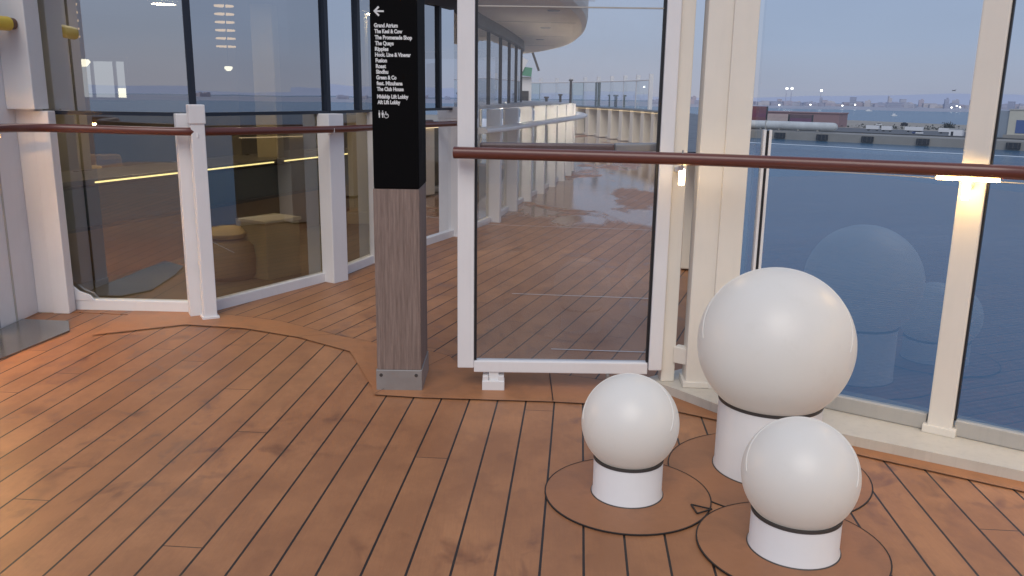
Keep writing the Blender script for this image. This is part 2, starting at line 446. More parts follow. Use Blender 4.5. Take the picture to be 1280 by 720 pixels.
# ------------------------------------------------------------------ sign post
t = thing('sign_post', 'square grey wood post carrying a tall black directory sign', 'sign post', (-.575, 4.26, 0))
MB().box((-.573, 4.265, .575), (.226, .33, .93), bevel=.006).build('shaft', POSTWOOD, t)
MB().box((-.573, 4.265, .056), (.236, .34, .113), bevel=.004).build('base_shoe', STEEL, t)
for bx in (-.665, -.485): MB().cyl((bx, 4.097, .085), (bx, 4.092, .085), .009, 10).build('bolt', HEADER, t)
sp = MB().box((-.570, 4.265, 1.84), (.222, .34, 1.6), bevel=.006).build('sign_panel', BLACKSIGN, t)
lines = [('Grand Atrium', 470, 30.5, 28), ('The Keel & Cow', 470.3, 37, 33), ('The Promenade Shop', 470.6, 43.8, 44), ('The Quays', 470.8, 50.4, 22), ('Ripples', 470.5, 56.8, 16),
         ('Hook, Line & Vinegar', 470.5, 63.2, 42.5), ('Fusion', 471, 69.7, 13.5), ('Roast', 471.2, 76.2, 12), ('Sindhu', 471.3, 82.5, 14.5), ('Green & Co', 471.4, 89, 24), ('feat. Mizuhana', 471.6, 95.6, 31), ('The Club House', 471.8, 102.2, 32),
         ('Midship Lift Lobby', 471.9, 110.8, 37.5), ('Aft Lift Lobby', 472.1, 117.3, 27.5)]
YS = 4.265-.17-.002
def text_mesh(s, x, z, size, width):
    cu = bpy.data.curves.new('lettering', 'FONT'); cu.body = s; cu.size = size; cu.extrude = .0004; cu.offset = .0011
    o = bpy.data.objects.new('lettering', cu); COL.objects.link(o)
    bpy.context.view_layer.update()
    me = bpy.data.meshes.new_from_object(o.evaluated_get(bpy.context.evaluated_depsgraph_get()))
    bpy.data.objects.remove(o); bpy.data.curves.remove(cu)
    xs = [v.co.x for v in me.vertices]; k = width/(max(xs)-min(xs)); x0 = min(xs)
    for v in me.vertices: v.co = Vector((x+(v.co.x-x0)*k, YS+v.co.z*-1, z+v.co.y))
    return me
m = MB()
for s, px, py, w in lines:
    x = -.570+(px-493.0)/252.0; z = 1.865-(py+2.2-15)/248.0
    me = text_mesh(s, x, z, .0245, w/252.0); m.bm.from_mesh(me); bpy.data.meshes.remove(me)
m.build('lettering', SIGNWHITE, sp)
m = MB(); ax, az = -.658, 1.865
m.bar((ax+.004, YS, az), (ax+.044, YS, az), .002, .0075)
for sgn in (1, -1): m.bar((ax-.001, YS-.0005*sgn, az-.002*sgn), (ax+.021, YS-.0005*sgn, az+.020*sgn), .002, .0085)
m.build('arrow', SIGNWHITE, sp)
m = MB(); zt = 1.865-(131-15)/248.0
for k, w in ((0, .010), (1, .010)):        # man and woman pictograms
    x = -.645+k*.016
    m.lathe([(0, .016), (.003, .014), (.003, .011), (0, .009)], (x, YS, zt), 8)
    m.box((x, YS, zt), (.008+.002*k, .001, .013)).box((x, YS, zt-.012), (.005, .001, .012))
x = -.612                                  # wheelchair pictogram
m.box((x-.002, YS, zt+.004), (.004, .001, .014)); m.box((x+.003, YS, zt-.004), (.010, .001, .003), ry=0)
for k in range(14):
    a = 2*math.pi*k/14; m.box((x+.010*math.cos(a), YS, zt-.009+.010*math.sin(a)), (.005, .001, .0025), ry=-a+math.pi/2)
m.build('pictograms', SIGNWHITE, sp)

# ------------------------------------------------------------------ glass gate
GY = 4.15
t = thing('glass_gate', 'tall white framed glass gate across the promenade', 'gate', (.25, GY, 0))
m = MB()
m.box((-.233, GY, 1.35), (.084, .06, 2.46), bevel=.006); m.box((.742, GY, 1.35), (.068, .06, 2.46), bevel=.006)
m.box((.256, GY, .128), (.894, .056, .060), bevel=.005); m.box((.256, GY, 2.55), (.894, .056, .06), bevel=.005)
m.build('frame', WHITE, t)
m = MB(); m.box((-.184, GY, 1.34), (.012, .030, 2.36)); m.box((.702, GY, 1.34), (.012, .030, 2.36)); m.build('gasket', BLACK, t)
MB().quad((-.178, GY, .158), (.696, GY, .158), (.696, GY, 1.897), (-.178, GY, 1.897)).build('pane', GL_GATE, t)
MB().box((.259, GY, 1.90), (.874, .012, .006)).build('glass_joint', GREYRAIL, t)
MB().quad((-.178, GY, 1.903), (.696, GY, 1.903), (.696, GY, 2.52), (-.178, GY, 2.52)).build('pane', GL_GATE, t)
m = MB(); m.box((-.088, GY-.005, .078), (.05, .03, .05), bevel=.003); m.box((-.09, GY-.005, .028), (.115, .07, .052), bevel=.004)
m.box((-.13, GY-.005, .066), (.03, .06, .03), bevel=.003); m.box((-.05, GY-.005, .066), (.03, .06, .03), bevel=.003)
m.build('floor_bolt', WHITE2, t)
m = MB(); m.cyl((.50, GY-.02, .06), (.50, GY-.02, .10), .010); m.cyl((.50, GY-.05, .088), (.50, GY-.005, .088), .008); m.build('hinge_pin', STEEL, t)
m = MB(); m.bar((-.17, GY+.09, 1.245), (.5, GY+.09, 1.245), .05, .035, .012); m.build('back_rail', WOODRAIL, t)
m = MB(); m.bar((.5, GY+.09, 1.245), (.72, GY+.10, 1.25), .07, .04, .008); m.build('latch_plate', STEEL, t)
t = thing('gate_post', 'white steel post the glass gate closes against, left of the broad pillar', 'post', (.82, 4.20, 0))
m = MB(); m.box((.815, 4.20, 1.5), (.07, .09, 2.9), bevel=.006); m.build('shaft', CREAM, t)
m = MB(); m.bar((.853, 4.17, .20), (.945, 4.11, .20), .06, .085, .004); m.build('bracket', CREAM, t)

# ------------------------------------------------------------------ glass windscreen at the ship's side
u0 = unit(RIGHT[0], RIGHT[1])
t = thing('broad_pillar', 'broad white steel pillar between the glass gate and the glass screen', 'pillar', (1.02, 4.14, .05))
ang = -.06; u0 = Vector((math.cos(ang), math.sin(ang)))
c = Vector((1.012, 4.13))
m = MB(); m.box((c.x, c.y, 1.60), (.235, .13, 3.1), rz=ang, bevel=.008); m.build('shaft', CREAM, t)
n0 = Vector((-u0.y, u0.x))
q = c-n0*.072+u0*.055
m = MB(); m.box((q.x, q.y, 1.60), (.115, .02, 3.1), rz=ang, bevel=.004); m.build('cover_strip', CREAM, t)
m = MB(); m.box((c.x, c.y, .066), (.262, .155, .03), rz=ang, bevel=.004); m.build('foot', CREAM, t)
m = MB()
for s in (.17,): 
    p = c+u0*s-n0*.06; m.box((p.x, p.y, .09), (.06, .05, .05), rz=ang)
m.build('foot_block', HEADER, t)

ws = thing('glass_windscreen', "tall glass windscreen with white posts along the ship's side", 'windscreen', (1.95, 3.53, .05))
for i in range(len(RIGHT)-1):
    a = Vector(RIGHT[i]); b = Vector(RIGHT[i+1]); u = (b-a).normalized(); n = Vector((-u.y, u.x))
    an = math.atan2(u.y, u.x)
    a2 = a+u*.058; b2 = b-u*.058
    m = MB(); m.bar((a2.x, a2.y, .087), (b2.x, b2.y, .087), .05, .07, .004); m.build('sill', GREYRAIL, ws)
    MB().quad((a2.x, a2.y, .122), (b2.x, b2.y, .122), (b2.x, b2.y, 1.17), (a2.x, a2.y, 1.17)).build('lower_pane', GL_RL, ws)
    MB().quad((a2.x, a2.y, 1.175), (b2.x, b2.y, 1.175), (b2.x, b2.y, 2.9), (a2.x, a2.y, 2.9)).build('upper_pane', GL_R, ws)
    m = MB(); m.bar((a2.x, a2.y, 1.1725), (b2.x, b2.y, 1.1725), .010, .004); m.build('glass_joint', GREYRAIL, ws)
    m = MB(); m.bar((a.x, a.y, 2.93), (b.x, b.y, 2.93), .08, .06, .006); m.build('head_rail', WHITE, ws)
    if i > 0:
        an = math.atan2((Vector(RIGHT[i+1])-Vector(RIGHT[i-1])).y, (Vector(RIGHT[i+1])-Vector(RIGHT[i-1])).x)
        post = MB().box((a.x-n.x*-.0, a.y, 1.49), (.100, .09, 2.88), rz=an, bevel=.006).build('post', CREAM, ws)
        MB().box((a.x, a.y, .068), (.135, .115, .036), rz=an, bevel=.004).build('post_foot', CREAM, post)
        e = a+u*.0545
        MB().box((e.x, e.y, 1.5), (.008, .036, 2.76), rz=an).build('gasket', BLACK, ws)
# slim edge profile of the outer bulwark, just right of the pillar
e = Vector((1.185, 4.052))
m = MB(); m.box((e.x, e.y, .70), (.012, .05, 1.30), rz=ang); p = e+u0*.026; m.box((p.x, p.y, .70), (.012, .05, 1.30), rz=ang); m.build('edge_profile', WHITE2, ws)
p = e+u0*.013; m = MB(); m.box((p.x, p.y, .70), (.010, .04, 1.29), rz=ang); m.build('gasket', BLACK, ws)

# ------------------------------------------------------------------ handrails
railpath = [(-.285, 4.055, 1.222), (.25, 3.965, 1.222), (.80, 3.845, 1.222), (1.30, 3.66, 1.222), (1.85, 3.43, 1.222), (2.03, 3.34, 1.222), (2.62, 2.82, 1.222), (3.12, 1.95, 1.222), (3.36, .88, 1.222), (3.42, -.3, 1.222), (3.42, -4, 1.222)]
t = thing('handrail', 'dark red wooden handrail along the gate and glass screen', 'handrail', (.8, 3.85, 1.2))
MB().sweep(smooth_path(railpath, 3), .062, .056, 14, 2.6).build('rail', WOODRAIL, t, 50)
def rail_lamp(c, u, n, post, Lh, parent, vertical=True, lamp=LAMP):
    """white bracket from rail to post with a lit strip under the rail"""
    b = MB(); b.bar((c[0], c[1], c[2]-.045), (post[0], post[1], c[2]-.075), .022, .022, .004); b.build('bracket', WHITE2, parent)
    if Lh:
        s = MB(); s.bar((c[0]-u.x*Lh, c[1]-u.y*Lh, c[2]-.036), (c[0]+u.x*Lh, c[1]+u.y*Lh, c[2]-.036), .020, .012, .003); s.build('light_strip', lamp, parent)
    if vertical:
        v = MB(); v.box((c[0]+n.x*.02, c[1]+n.y*.02, c[2]-.085), (.026, .022, .075), rz=math.atan2(u.y, u.x), bevel=.006); v.build('bracket_lamp', LAMP2, parent)
ur = Vector((.9, -.42)).normalized(); nr = Vector((.42, .9))
rail_lamp((1.845, 3.43, 1.222), ur, nr, (1.90, 3.50), .115, t)
rail_lamp((.765, 3.862, 1.222), ur, nr, (.80, 4.15), 0, t)
m = MB(); m.bar((.762, 3.833, 1.19), (.762, 3.833, 1.262), .006, .008); m.build('joint_cover', STEEL, t)
rail_lamp((2.62, 2.82, 1.222), Vector((.57, -.82)), Vector((.8, .57)), (2.74, 2.89), .115, t)
for p, po in (((3.12, 1.95), (3.27, 2.0)), ((3.36, .88), (3.5, .9)), ((3.42, -.3), (3.56, -.3)), ((3.42, -1.5), (3.56, -1.5))):
    rail_lamp((p[0], p[1], 1.222), Vector((.15, -.99)), Vector((.99, .1)), po, .45, t)

t = thing('handrail', 'brown wooden handrail on the left before the smoked glass wall', 'handrail', (-2.1, 5.3, 1.2))
lp = [(-7.5, 4.74, 1.262), (-3.5, 4.74, 1.262), (-3.05, 4.78, 1.262), (-3.04, 5.15, 1.258), (-2.86, 5.38, 1.25), (-2.2, 5.38, 1.238), (-1.95, 5.47, 1.235), (-1.32, 6.55, 1.215), (-1.1, 7.3, 1.21), (-.5, 8.75, 1.20)]
MB().sweep(smooth_path(lp, 3), .058, .052, 14, 2.6).build('rail', WOODRAIL, t, 50)
for c, po in (((-2.02, 5.43), (-2.03, 5.52)), ((-1.37, 6.47), (-1.44, 6.58)), ((-3.05, 5.05), (-3.22, 5.05))):
    m = MB(); m.bar((c[0], c[1], 1.20), (po[0], po[1], 1.18), .022, .022, .004); m.bar((c[0], c[1], 1.20), (c[0], c[1], 1.225), .02, .02); m.build('bracket', WHITE2, t)
for x in (-3.55, -5.2):
    rail_lamp((x, 4.74, 1.262), Vector((1, 0)), Vector((0, 1)), (x, 4.9), .36, t, True, LAMP3)

# ------------------------------------------------------------------ left white wall with its door
t = thing('white_wall', 'white steel wall corner with a narrow black gasket at the left edge', 'wall', (-3.3, 5.0, 0))
MB().box((-3.30, 5.235, 1.5), (.14, .67, 3.0), bevel=.006).build('wall_panel', WHITE, t)
MB().box((-6.2, 4.96, 1.5), (5.66, .12, 3.0)).build('wall_panel', WHITE, t)
MB().box((-3.228, 5.09, 1.24), (.008, .022, 2.48)).build('gasket', BLACK, t)
MB().box((-3.228, 5.285, 1.5), (.010, .012, 2.98)).build('panel_seam', GREYRAIL, t)
m = MB(); m.box((-3.226, 5.0, .03), (.012, .18, .05)); m.build('skirting', WHITE2, t)

MB().box((-3.14, 5.535, 2.18), (.18, .17, 1.64), bevel=.006).build('corner_jamb', WHITE2, t)
o = MB().prism([(-3.22, 5.33), (-2.90, 5.30), (-2.78, 5.08), (-2.86, 4.55), (-2.95, 4.2), (-3.22, 4.0)], .001, .012).build('threshold_plate', WETSTEEL)
tag(o, 'wet grey metal threshold plate on the deck by the white wall', 'floor plate')
t = thing('wall_light', 'yellow plastic bulkhead fitting with a brown end on the white wall', 'wall fitting', (-3.2, 5.42, 1.88))
m = MB(); m.sweep([(-3.125, 5.20, 1.868), (-3.125, 5.26, 1.872), (-3.125, 5.33, 1.875), (-3.125, 5.385, 1.877)], .08, .085, 14, 2.4); m.build('body', YELLOW, t, 50)
m = MB(); m.sweep([(-3.125, 5.385, 1.877), (-3.125, 5.43, 1.88), (-3.125, 5.442, 1.88)], .065, .070, 14, 2.4); m.build('end_cap', BROWN, t, 50)
m = MB(); m.box((-3.195, 5.29, 1.875), (.07, .12, .04)); m.build('mount', HEADER, t)

# ------------------------------------------------------------------ glazed wall of the deckhouse (near, straight bays)
gw = thing('glazed_wall', 'tall smoked glass wall of the deckhouse with white posts', 'glass wall', (-1.5, 6.7, 0))
def pane(parent, name, p, q, z0, z1, mat): return MB().quad(V3(p, z0), V3(q, z0), V3(q, z1), V3(p, z1)).build(name, mat, parent)
def foot_rail(parent, p, q, h=.075, mat=None):
    m = MB(); m.bar(V3(p, h/2), V3(q, h/2), .07, h, .004); return m.build('bottom_rail', mat or WHITE, parent)
for a, b in zip(LEFT, LEFT[1:]):
    pane(gw, 'lower_pane', a, b, .075, 1.325, GL_LOW); foot_rail(gw, a, b)
    m = MB(); m.bar(V3(a, 1.338), V3(b, 1.338), .05, .024); m.build('transom', MULLION, gw)
    m = MB(); m.bar(V3(a, 2.40), V3(b, 2.40), .09, .16); m.build('header', HEADER, gw)
    m = MB(); m.bar(V3(a, 2.74), V3(b, 2.74), .07, .52); m.build('fascia', SOFFIT, gw)
def white_post(parent, c, an, w, dpt, h, mat=WHITE, cap=True):
    """box post standing before the glass with a swollen head and a small foot"""
    p = MB().box((c[0], c[1], h/2), (w, dpt, h), rz=an, bevel=.006).build('post', mat, parent)
    if cap:
        MB().box((c[0], c[1], h-.03), (w+.014, dpt+.014, .12), rz=an, bevel=.006).build('post_head', mat, p)
        MB().box((c[0], c[1], .01), (w+.024, dpt+.024, .02), rz=an, bevel=.003).build('post_foot', mat, p)
    return p
white_post(gw, (-3.165, 5.585), 0, .13, .10, 1.37, cap=False); white_post(gw, (-3.06, 5.56), 0, .11, .09, 1.35, cap=False)
white_post(gw, (-2.125, 5.555), .5, .15, .10, 1.345, cap=False); white_post(gw, (-2.035, 5.47), .5, .085, .10, 1.375)
white_post(gw, (-1.43, 6.64), 1.0, .16, .13, 1.33, cap=False)
white_post(gw, (-1.20, 7.42), 1.1, .13, .11, 1.33, cap=False)
white_post(gw, (-.59, 8.90), 1.2, .09, .18, 1.33)
m = MB()
for i, cx in enumerate((-3.06, -3.0)):      # rounded gusset in the lower left corner of the first bay
    pass
m.prism([(0, 0), (.22, 0), (.19, .035), (.12, .06), (.055, .12), (.03, .20), (0, .24)], 0, .02)
g = m.build('corner_gusset', WHITE, None)
g.data.transform(Matrix.Translation((-3.10, 5.632, .073)) @ Matrix.Rotation(R(90), 4, 'X')); put_under(g, gw)
UPL = [(-3.18, 5.66), (-2.105, 5.62), (-1.655, 6.37), (-1.47, 6.72), (-1.30, 7.15), (-1.02, 8.01), (-.76, 8.62), (-.63, 8.95)]
for i, (a, b) in enumerate(zip(UPL, UPL[1:])):
    pane(gw, 'upper_pane', a, b, 1.35, 2.32, GL_UP)
    if i != 2 and i > 0:
        uu = unit(UPL[i-1], b); m = MB(); m.box((a[0], a[1]-.005, 1.835), (.045, .05, .97), rz=math.atan2(uu.y, uu.x)); m.build('mullion', MULLION, gw)

# curved far part: dense white posts below, tinted glass set back above
cw = thing('curved_glass_wall', 'curved glass wall of the deckhouse with closely set white posts, beyond the gate', 'glass wall', (.2, 12.5, 0))
LC = smooth_path(LOWC, 2); UC = smooth_path(UPC, 2)
MB().strip([V3(p, .06) for p in LC], [V3(p, 1.10) for p in LC]).build('lower_glazing', GL_LOW, cw)
MB().sweep([V3(p, .035) for p in LC], .07, .07, 8, 6).build('bottom_rail', WHITE, cw)
CL = emit('added_fill_glow', (1, .88, .70), 105)  # added glow, hidden behind the posts, to brighten bulwark and soffit
L = length(LC); npost = int(L/1.02)
for k in range(npost):
    c, u = at_length(LC, 1.08+k*1.02)
    o = Vector((u.y, -u.x))*.05
    po = MB().box((c[0]+o.x, c[1]+o.y, .66), (.08, .17, 1.32), rz=math.atan2(u.y, u.x), bevel=.005).build('post', WHITE, cw)
    if k > 0:
        q = (c[0]+o.x+u.x*.052, c[1]+o.y+u.y*.052); MB().box((q[0], q[1], 1.14), (.014, .10, .2), rz=math.atan2(u.y, u.x)).build('hidden_glow_box', CL, po)
railc = [(p[0]+.10+.16*min(1, i/20), p[1]-.03, 1.10) for i, p in enumerate(LC[3:])]
MB().sweep(railc, .22, .07, 12, 3).build('ledge_rail', WHITE2, cw, 50)
lo = resample(LC, .5); up_ = [at_length(UC, length(UC)*i/(len(lo)-1))[0] for i in range(len(lo))]
MB().strip([V3(p, 1.326) for p in lo], [V3(p, 1.335) for p in up_]).build('sill', WHITE, cw)
MB().strip([V3(p, 1.335) for p in UC], [V3(p, 2.32) for p in UC]).build('upper_glazing', GL_UP, cw)
MB().sweep([V3(p, 2.40) for p in UC], .09, .16, 8, 8).build('header', HEADER, cw)
for k in range(int(length(UC)/1.15)):
    c, u = at_length(UC, .75+k*1.15)
    MB().box((c[0], c[1], 1.83), (.035, .05, .97), rz=math.atan2(u.y, u.x)).build('mullion', MULLION, cw)

# canopy above it
t = thing('canopy', 'rounded beige canopy jutting out above the curved glass wall', 'canopy', (.4, 14, 2.5))
edge = smooth_path([(-1.9, 6.55), (-.9, 6.7), (-.2, 7.6), (.45, 9.2), (.72, 10.4), (.98, 12.0), (1.17, 14.2), (1.24, 16.6), (1.12, 19.0), (.55, 21.8), (-.8, 24.0), (-2.5, 25.2), (-6, 26)], 2)
back = [(-6, 9.0), (-2.2, 6.9)]
cen = Vector((-2.0, 15))
m = MB(); bm_ = m.bm
rings = []
for ins, z in ((.22, 2.475), (.09, 2.50), (.02, 2.56), (0, 2.65), (0, 2.95)):
    ring = []
    for i, p in enumerate(edge):
        u = unit(edge[max(i-1, 0)], edge[min(i+1, len(edge)-1)]); nn = Vector((u.y, -u.x))
        q = Vector(p)-nn*ins; ring.append((q.x, q.y, z))
    rings.append(ring)
for a, b in zip(rings, rings[1:]): m.strip(a, b)
low = [bm_.verts.new(p) for p in rings[0]] + [bm_.verts.new((x, y, 2.475)) for x, y in back]
bm_.faces.new(low)
hi = [bm_.verts.new(p) for p in rings[-1]] + [bm_.verts.new((x, y, 2.95)) for x, y in back]
bm_.faces.new(hi)
m.build('soffit', SOFFIT, t, 40)
for s in (9.3, 12.2, 15.1, 18.0): MB().box((.15, s, 2.4725), (1.4, .02, .004), rz=.15).build('panel_seam', GREYRAIL, t)
for s in (10.5, 13.2, 16): MB().lathe([(0, 2.463), (.07, 2.463), (.08, 2.474)], (.45, s, 0), 20).build('recessed_light', STEEL, t)

# ------------------------------------------------------------------ promenade bulwark, right side
t = thing('bulwark', 'cream ribbed bulwark curving along the outer side of the promenade', 'bulwark', (4.2, 20, 0))
BULW = [p for p in BULW if p[1] > 6.5]
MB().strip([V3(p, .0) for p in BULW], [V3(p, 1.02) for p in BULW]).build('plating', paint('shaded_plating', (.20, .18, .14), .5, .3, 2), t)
MB().sweep([V3((p[0]-.14, p[1]), 1.05) for p in BULW], .46, .05, 8, 5).build('top_rail', MULLION, t)
MB().sweep([V3((p[0]-.05, p[1]), .05) for p in BULW], .12, .09, 8, 5).build('waterway', CREAM, t)
L = length(BULW); k = 0; s = .7
proto = None
while s < L-.3:
    c, u = at_length(BULW, s); o = Vector((-u.y, u.x))*.17; an = math.atan2(u.y, u.x)
    if proto is None:
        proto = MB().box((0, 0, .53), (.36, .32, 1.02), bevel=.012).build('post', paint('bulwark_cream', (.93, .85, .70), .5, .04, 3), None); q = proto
    else:
        q = proto.copy(); COL.objects.link(q)
    q.parent = t; q.location = Vector((c[0]+o.x, c[1]+o.y, 0))-t.location; q.rotation_euler = (0, 0, an)
    s += 1.2
# slim warm light strip under the top rail, washing the cream posts
MB().sweep([V3((p[0]-.36, p[1]), 1.0) for p in BULW], .02, .012, 6).build('light_strip', emit('bulwark_light', (1, .74, .42), 1.2), t)

t = thing('far_windscreen', 'greenish glass windscreen with white posts above the far bulwark', 'windscreen', (2.5, 34, 0))
fp = []
for i in range(11):
    c, u = at_length(BULW, L-15.5+i*1.35); fp.append((c, u))
for i, (c, u) in enumerate(fp):
    o = (c[0]+.05, c[1]+.05); h = 2.15
    MB().box((o[0], o[1], h/2), (.10, .12, h), rz=math.atan2(u.y, u.x)).build('post', WHITE2, t)
    if i: pane(t, 'pane', fp[i-1][0], c, 1.07, 1.95, GL_FAR)
MB().sweep([V3(c, 1.97) for c, u in fp], .05, .05, 8).build('top_rail', WHITE2, t)

t = thing('deck_cabin', 'white deck structure with a green sloping panel, behind the canopy tip', 'deck structure', (.0, 32, 0))
m = MB(); m.box((-.6, 32, 1.05), (2.4, 2, 2.1), bevel=.03); m.build('body', WHITE2, t)
m = MB(); m.box((.1, 30.9, 2.30), (1.0, .2, .30), ry=.1); m.build('green_panel', paint('green_paint', (.08, .30, .18), .5), t)
m = MB(); m.box((-.1, 31, 2.65), (1.0, .5, .5), ry=.45); m.build('sloping_roof', WHITE2, t)
m = MB(); m.bar((.55, 30.9, 3.1), (.85, 30.9, 2.3), .08, .08); m.build('strut', HEADER, t)
m = MB(); m.box((.15, 30.95, 1.35), (.7, .05, .5)); m.build('window', BLACK, t)
for i, (x, y, z, s) in enumerate(((1.05, 28.5, 0, 1.36), (1.75, 33, 0, 1.45), (2.15, 33.2, 0, 2.0))):
    t = thing('deck_locker', ['dark narrow stanchion by the end of the curved wall', 'short dark stanchion behind the far glass screen', 'tall black stanchion behind the far glass screen'][i], 'stanchion', (x, y, 0))
    MB().box((x, y, s/2), (.09, .09, s), bevel=.01).build('post', BLACK, t); MB().box((x, y, s+.03), (.16, .14, .06), bevel=.01).build('cap', HEADER, t)

# ------------------------------------------------------------------ inside the deckhouse
INT_WALL = paint('interior_wall', (.20, .17, .12), .7, .25, 1.2)
CARPET = paint('carpet', (.13, .10, .055), .9, .3, 2)
BEIGE = paint('beige_partition', (.42, .36, .24), .6, .1, 2)
SOFA = paint('tan_upholstery', (.26, .17, .08), .85, .15, 5)
CUSH = paint('straw_cushion', (.55, .40, .18), .85, .12, 6)
room = [(-3.25, 5.75), (-2.2, 5.75), (-1.6, 6.8), (-1.36, 7.5), (-.72, 9.05), (-.66, 10.3), (-.5, 12), (-.3, 14), (-.05, 16.8), (-3, 20), (-8, 20), (-8, 5.75)]
MB().prism(room, .006, .03).build('interior_floor', CARPET, kind='structure')
MB().prism(room, 2.36, 2.40).build('interior_ceiling', paint('interior_ceiling_paint', (.16, .15, .15), .7), kind='structure')
MB().prism([(-8, 10.6), (-3.4, 10.6), (-2.6, 20), (-8, 20)], .03, 2.36).build('interior_wall', INT_WALL, kind='structure')
MB().box((-5.8, 5.9, 1.2), (4.9, .2, 2.32)).build('interior_wall', INT_WALL, kind='structure')
def column(x, y, label):
    t = thing('interior_column', label, 'column', (x, y, .03), 'columns inside the deckhouse')
    MB().box((x, y, 1.19), (.22, .22, 2.3), bevel=.01).build('shaft', BEIGE, t); MB().box((x, y, .10), (.27, .27, .14), bevel=.01).build('plinth', BEIGE, t)
column(-3.86, 7.40, 'beige square column inside the glass, behind the first bay')
column(-2.55, 8.9, 'beige square column inside the glass, behind the second bay')
column(-1.75, 9.6, 'beige square column inside the glass, left of the sign post')
def sofa(x, y, rz, label):
    t = thing('sofa', label, 'sofa', (x, y, .03), 'sofas inside the deckhouse')
    MB().box((x, y, .25), (1.5, .7, .40), bevel=.05).build('seat', SOFA, t); MB().box((x, y+.36, .52), (1.5, .16, .62), bevel=.05).build('backrest', SOFA, t)
    for s in (-1, 1): MB().box((x+s*.78, y, .38), (.14, .74, .55), bevel=.04).build('armrest', SOFA, t)
    for s in (-.4, .35): MB().box((x+s, y+.22, .56), (.42, .14, .34), rx=-.3, bevel=.05).build('cushion', CUSH, t)
    t.rotation_euler = (0, 0, rz)
t = thing('bar_counter', 'long dark counter with a glowing yellow edge inside the glass wall', 'counter', (-2.6, 7.7, .03))
CA, CB = (-3.35, 6.15), (-1.75, 10.4); cu_ = unit(CA, CB); cn = Vector((-cu_.y, cu_.x))*.32
def off(p, k): return (p[0]+cn.x*k, p[1]+cn.y*k)
m = MB(); m.bar(V3(off(CA, 1), .24), V3(off(CB, 1), .24), .60, .42); m.build('lower_front', paint('counter_brown', (.20, .115, .05), .6, .3, 2), t)
m = MB(); m.bar(V3(off(CA, 1), .60), V3(off(CB, 1), .60), .56, .30); m.build('upper_front', paint('counter_teal', (.05, .085, .10), .35, .2, 2), t)
m = MB(); m.bar(V3(off(CA, .95), .80), V3(off(CB, .95), .80), .68, .04, .008); m.build('worktop', paint('counter_top', (.10, .09, .08), .3, .2, 3), t)
edge_lamp = emit('counter_edge_light', (1, .80, .34), 2.0)
for f0, f1 in ((.07, .27), (.33, .56), (.60, .74), (.79, .97)):
    m = MB(); m.bar(V3(off(lerp(CA, CB, f0), -.13), .795), V3(off(lerp(CA, CB, f1), -.13), .795), .010, .012); m.build('light_strip', edge_lamp, t)
m = MB(); m.bar(V3(off(CA, -.08), .45), V3(off(CB, -.08), .45), .02, .025); m.build('foot_bar', BLACK, t)
sofa(-4.6, 8.2, .5, 'tan sofa with straw cushions deep inside, behind the counter')
t = thing('partition', 'low pale olive block standing inside the second glass bay', 'partition', (-1.96, 6.72, .03))
MB().box((-1.96, 6.72, .25), (.36, .30, .46), rz=1.0, bevel=.02).build('panel', paint('olive_panel', (.30, .27, .16), .7, .15, 2), t); MB().box((-1.96, 6.72, .49), (.38, .32, .025), rz=1.0, bevel=.005).build('cap', BEIGE, t)
for x, y, lab in ((-2.28, 6.62, 'round tan pouffe with a straw cushion inside the second glass bay'),):
    t = thing('pouffe', lab, 'pouffe', (x, y, .03), None)
    MB().lathe([(0, .03), (.2, .03), (.24, .08), (.25, .2), (.23, .30), (.18, .33), (0, .34)], (x, y, 0), 28).build('seat', SOFA, t, 60)
    MB().lathe([(0, .34), (.13, .35), (.16, .39), (.12, .43), (0, .44)], (x, y, 0), 24).build('cushion', CUSH, t, 60)
def pendant(x, y, z, n, label):
    t = thing('pendant_lamp', label, 'pendant lamp', (x, y, z), 'lit pendant lamps inside the deckhouse')
    m = MB()
    for k in range(n):
        r = .085-.0*k; m.lathe([(0, z+.07*k-.008), (r, z+.07*k-.006), (r, z+.07*k+.006), (0, z+.07*k+.008)], (x, y, 0), 20)
    m.build('glowing_discs', GLOW, t); MB().cyl((x, y, z), (x, y, 2.36), .006, 8).build('stem', HEADER, t)
pendant(-4.02, 7.9, 1.95, 6, 'stacked amber pendant lamp seen through the first upper window')
pendant(-2.62, 7.9, 1.88, 7, 'stacked amber pendant lamp seen through the second upper window')
def globe_pendant(x, y, z, r, label):
    t = thing('pendant_lamp', label, 'pendant lamp', (x, y, z), 'lit pendant lamps inside the deckhouse')
    MB().lathe([(0, z-r*.6), (r*.5, z-r*.5), (r, z+.1*r), (r*.8, z+r*.5), (0, z+r*.55)], (x, y, 0), 20).build('shade', GLOWW, t, 60); MB().cyl((x, y, z), (x, y, 2.36), .005, 8).build('cord', HEADER, t)
globe_pendant(-2.38, 7.2, 1.67, .035, 'small pale lit lamp in the second upper window')
globe_pendant(-4.05, 7.9, 1.78, .055, 'pale lit lamp over the bright room, left one of two')
globe_pendant(-3.93, 7.9, 1.72, .06, 'pale lit lamp over the bright room, right one of two')
t = thing('lit_doorway', 'small brightly lit room opening deep inside the first window', 'doorway', (-3.95, 8.4, 1.3))
MB().box((-4.02, 8.42, 1.58), (.50, .02, .34)).build('glowing_room', ROOMGLOW, t)
m = MB(); m.box((-4.02, 8.40, 1.77), (.54, .03, .03)); m.box((-4.02, 8.40, 1.39), (.54, .03, .04))
for x in (-4.28, -4.10, -3.88, -3.77): m.box((x, 8.40, 1.58), (.025, .03, .36))
m.build('frame', HEADER, t)
MB().box((-3.82, 8.41, 1.45), (.1, .01, .1)).build('bright_screen', GLOWW, t)
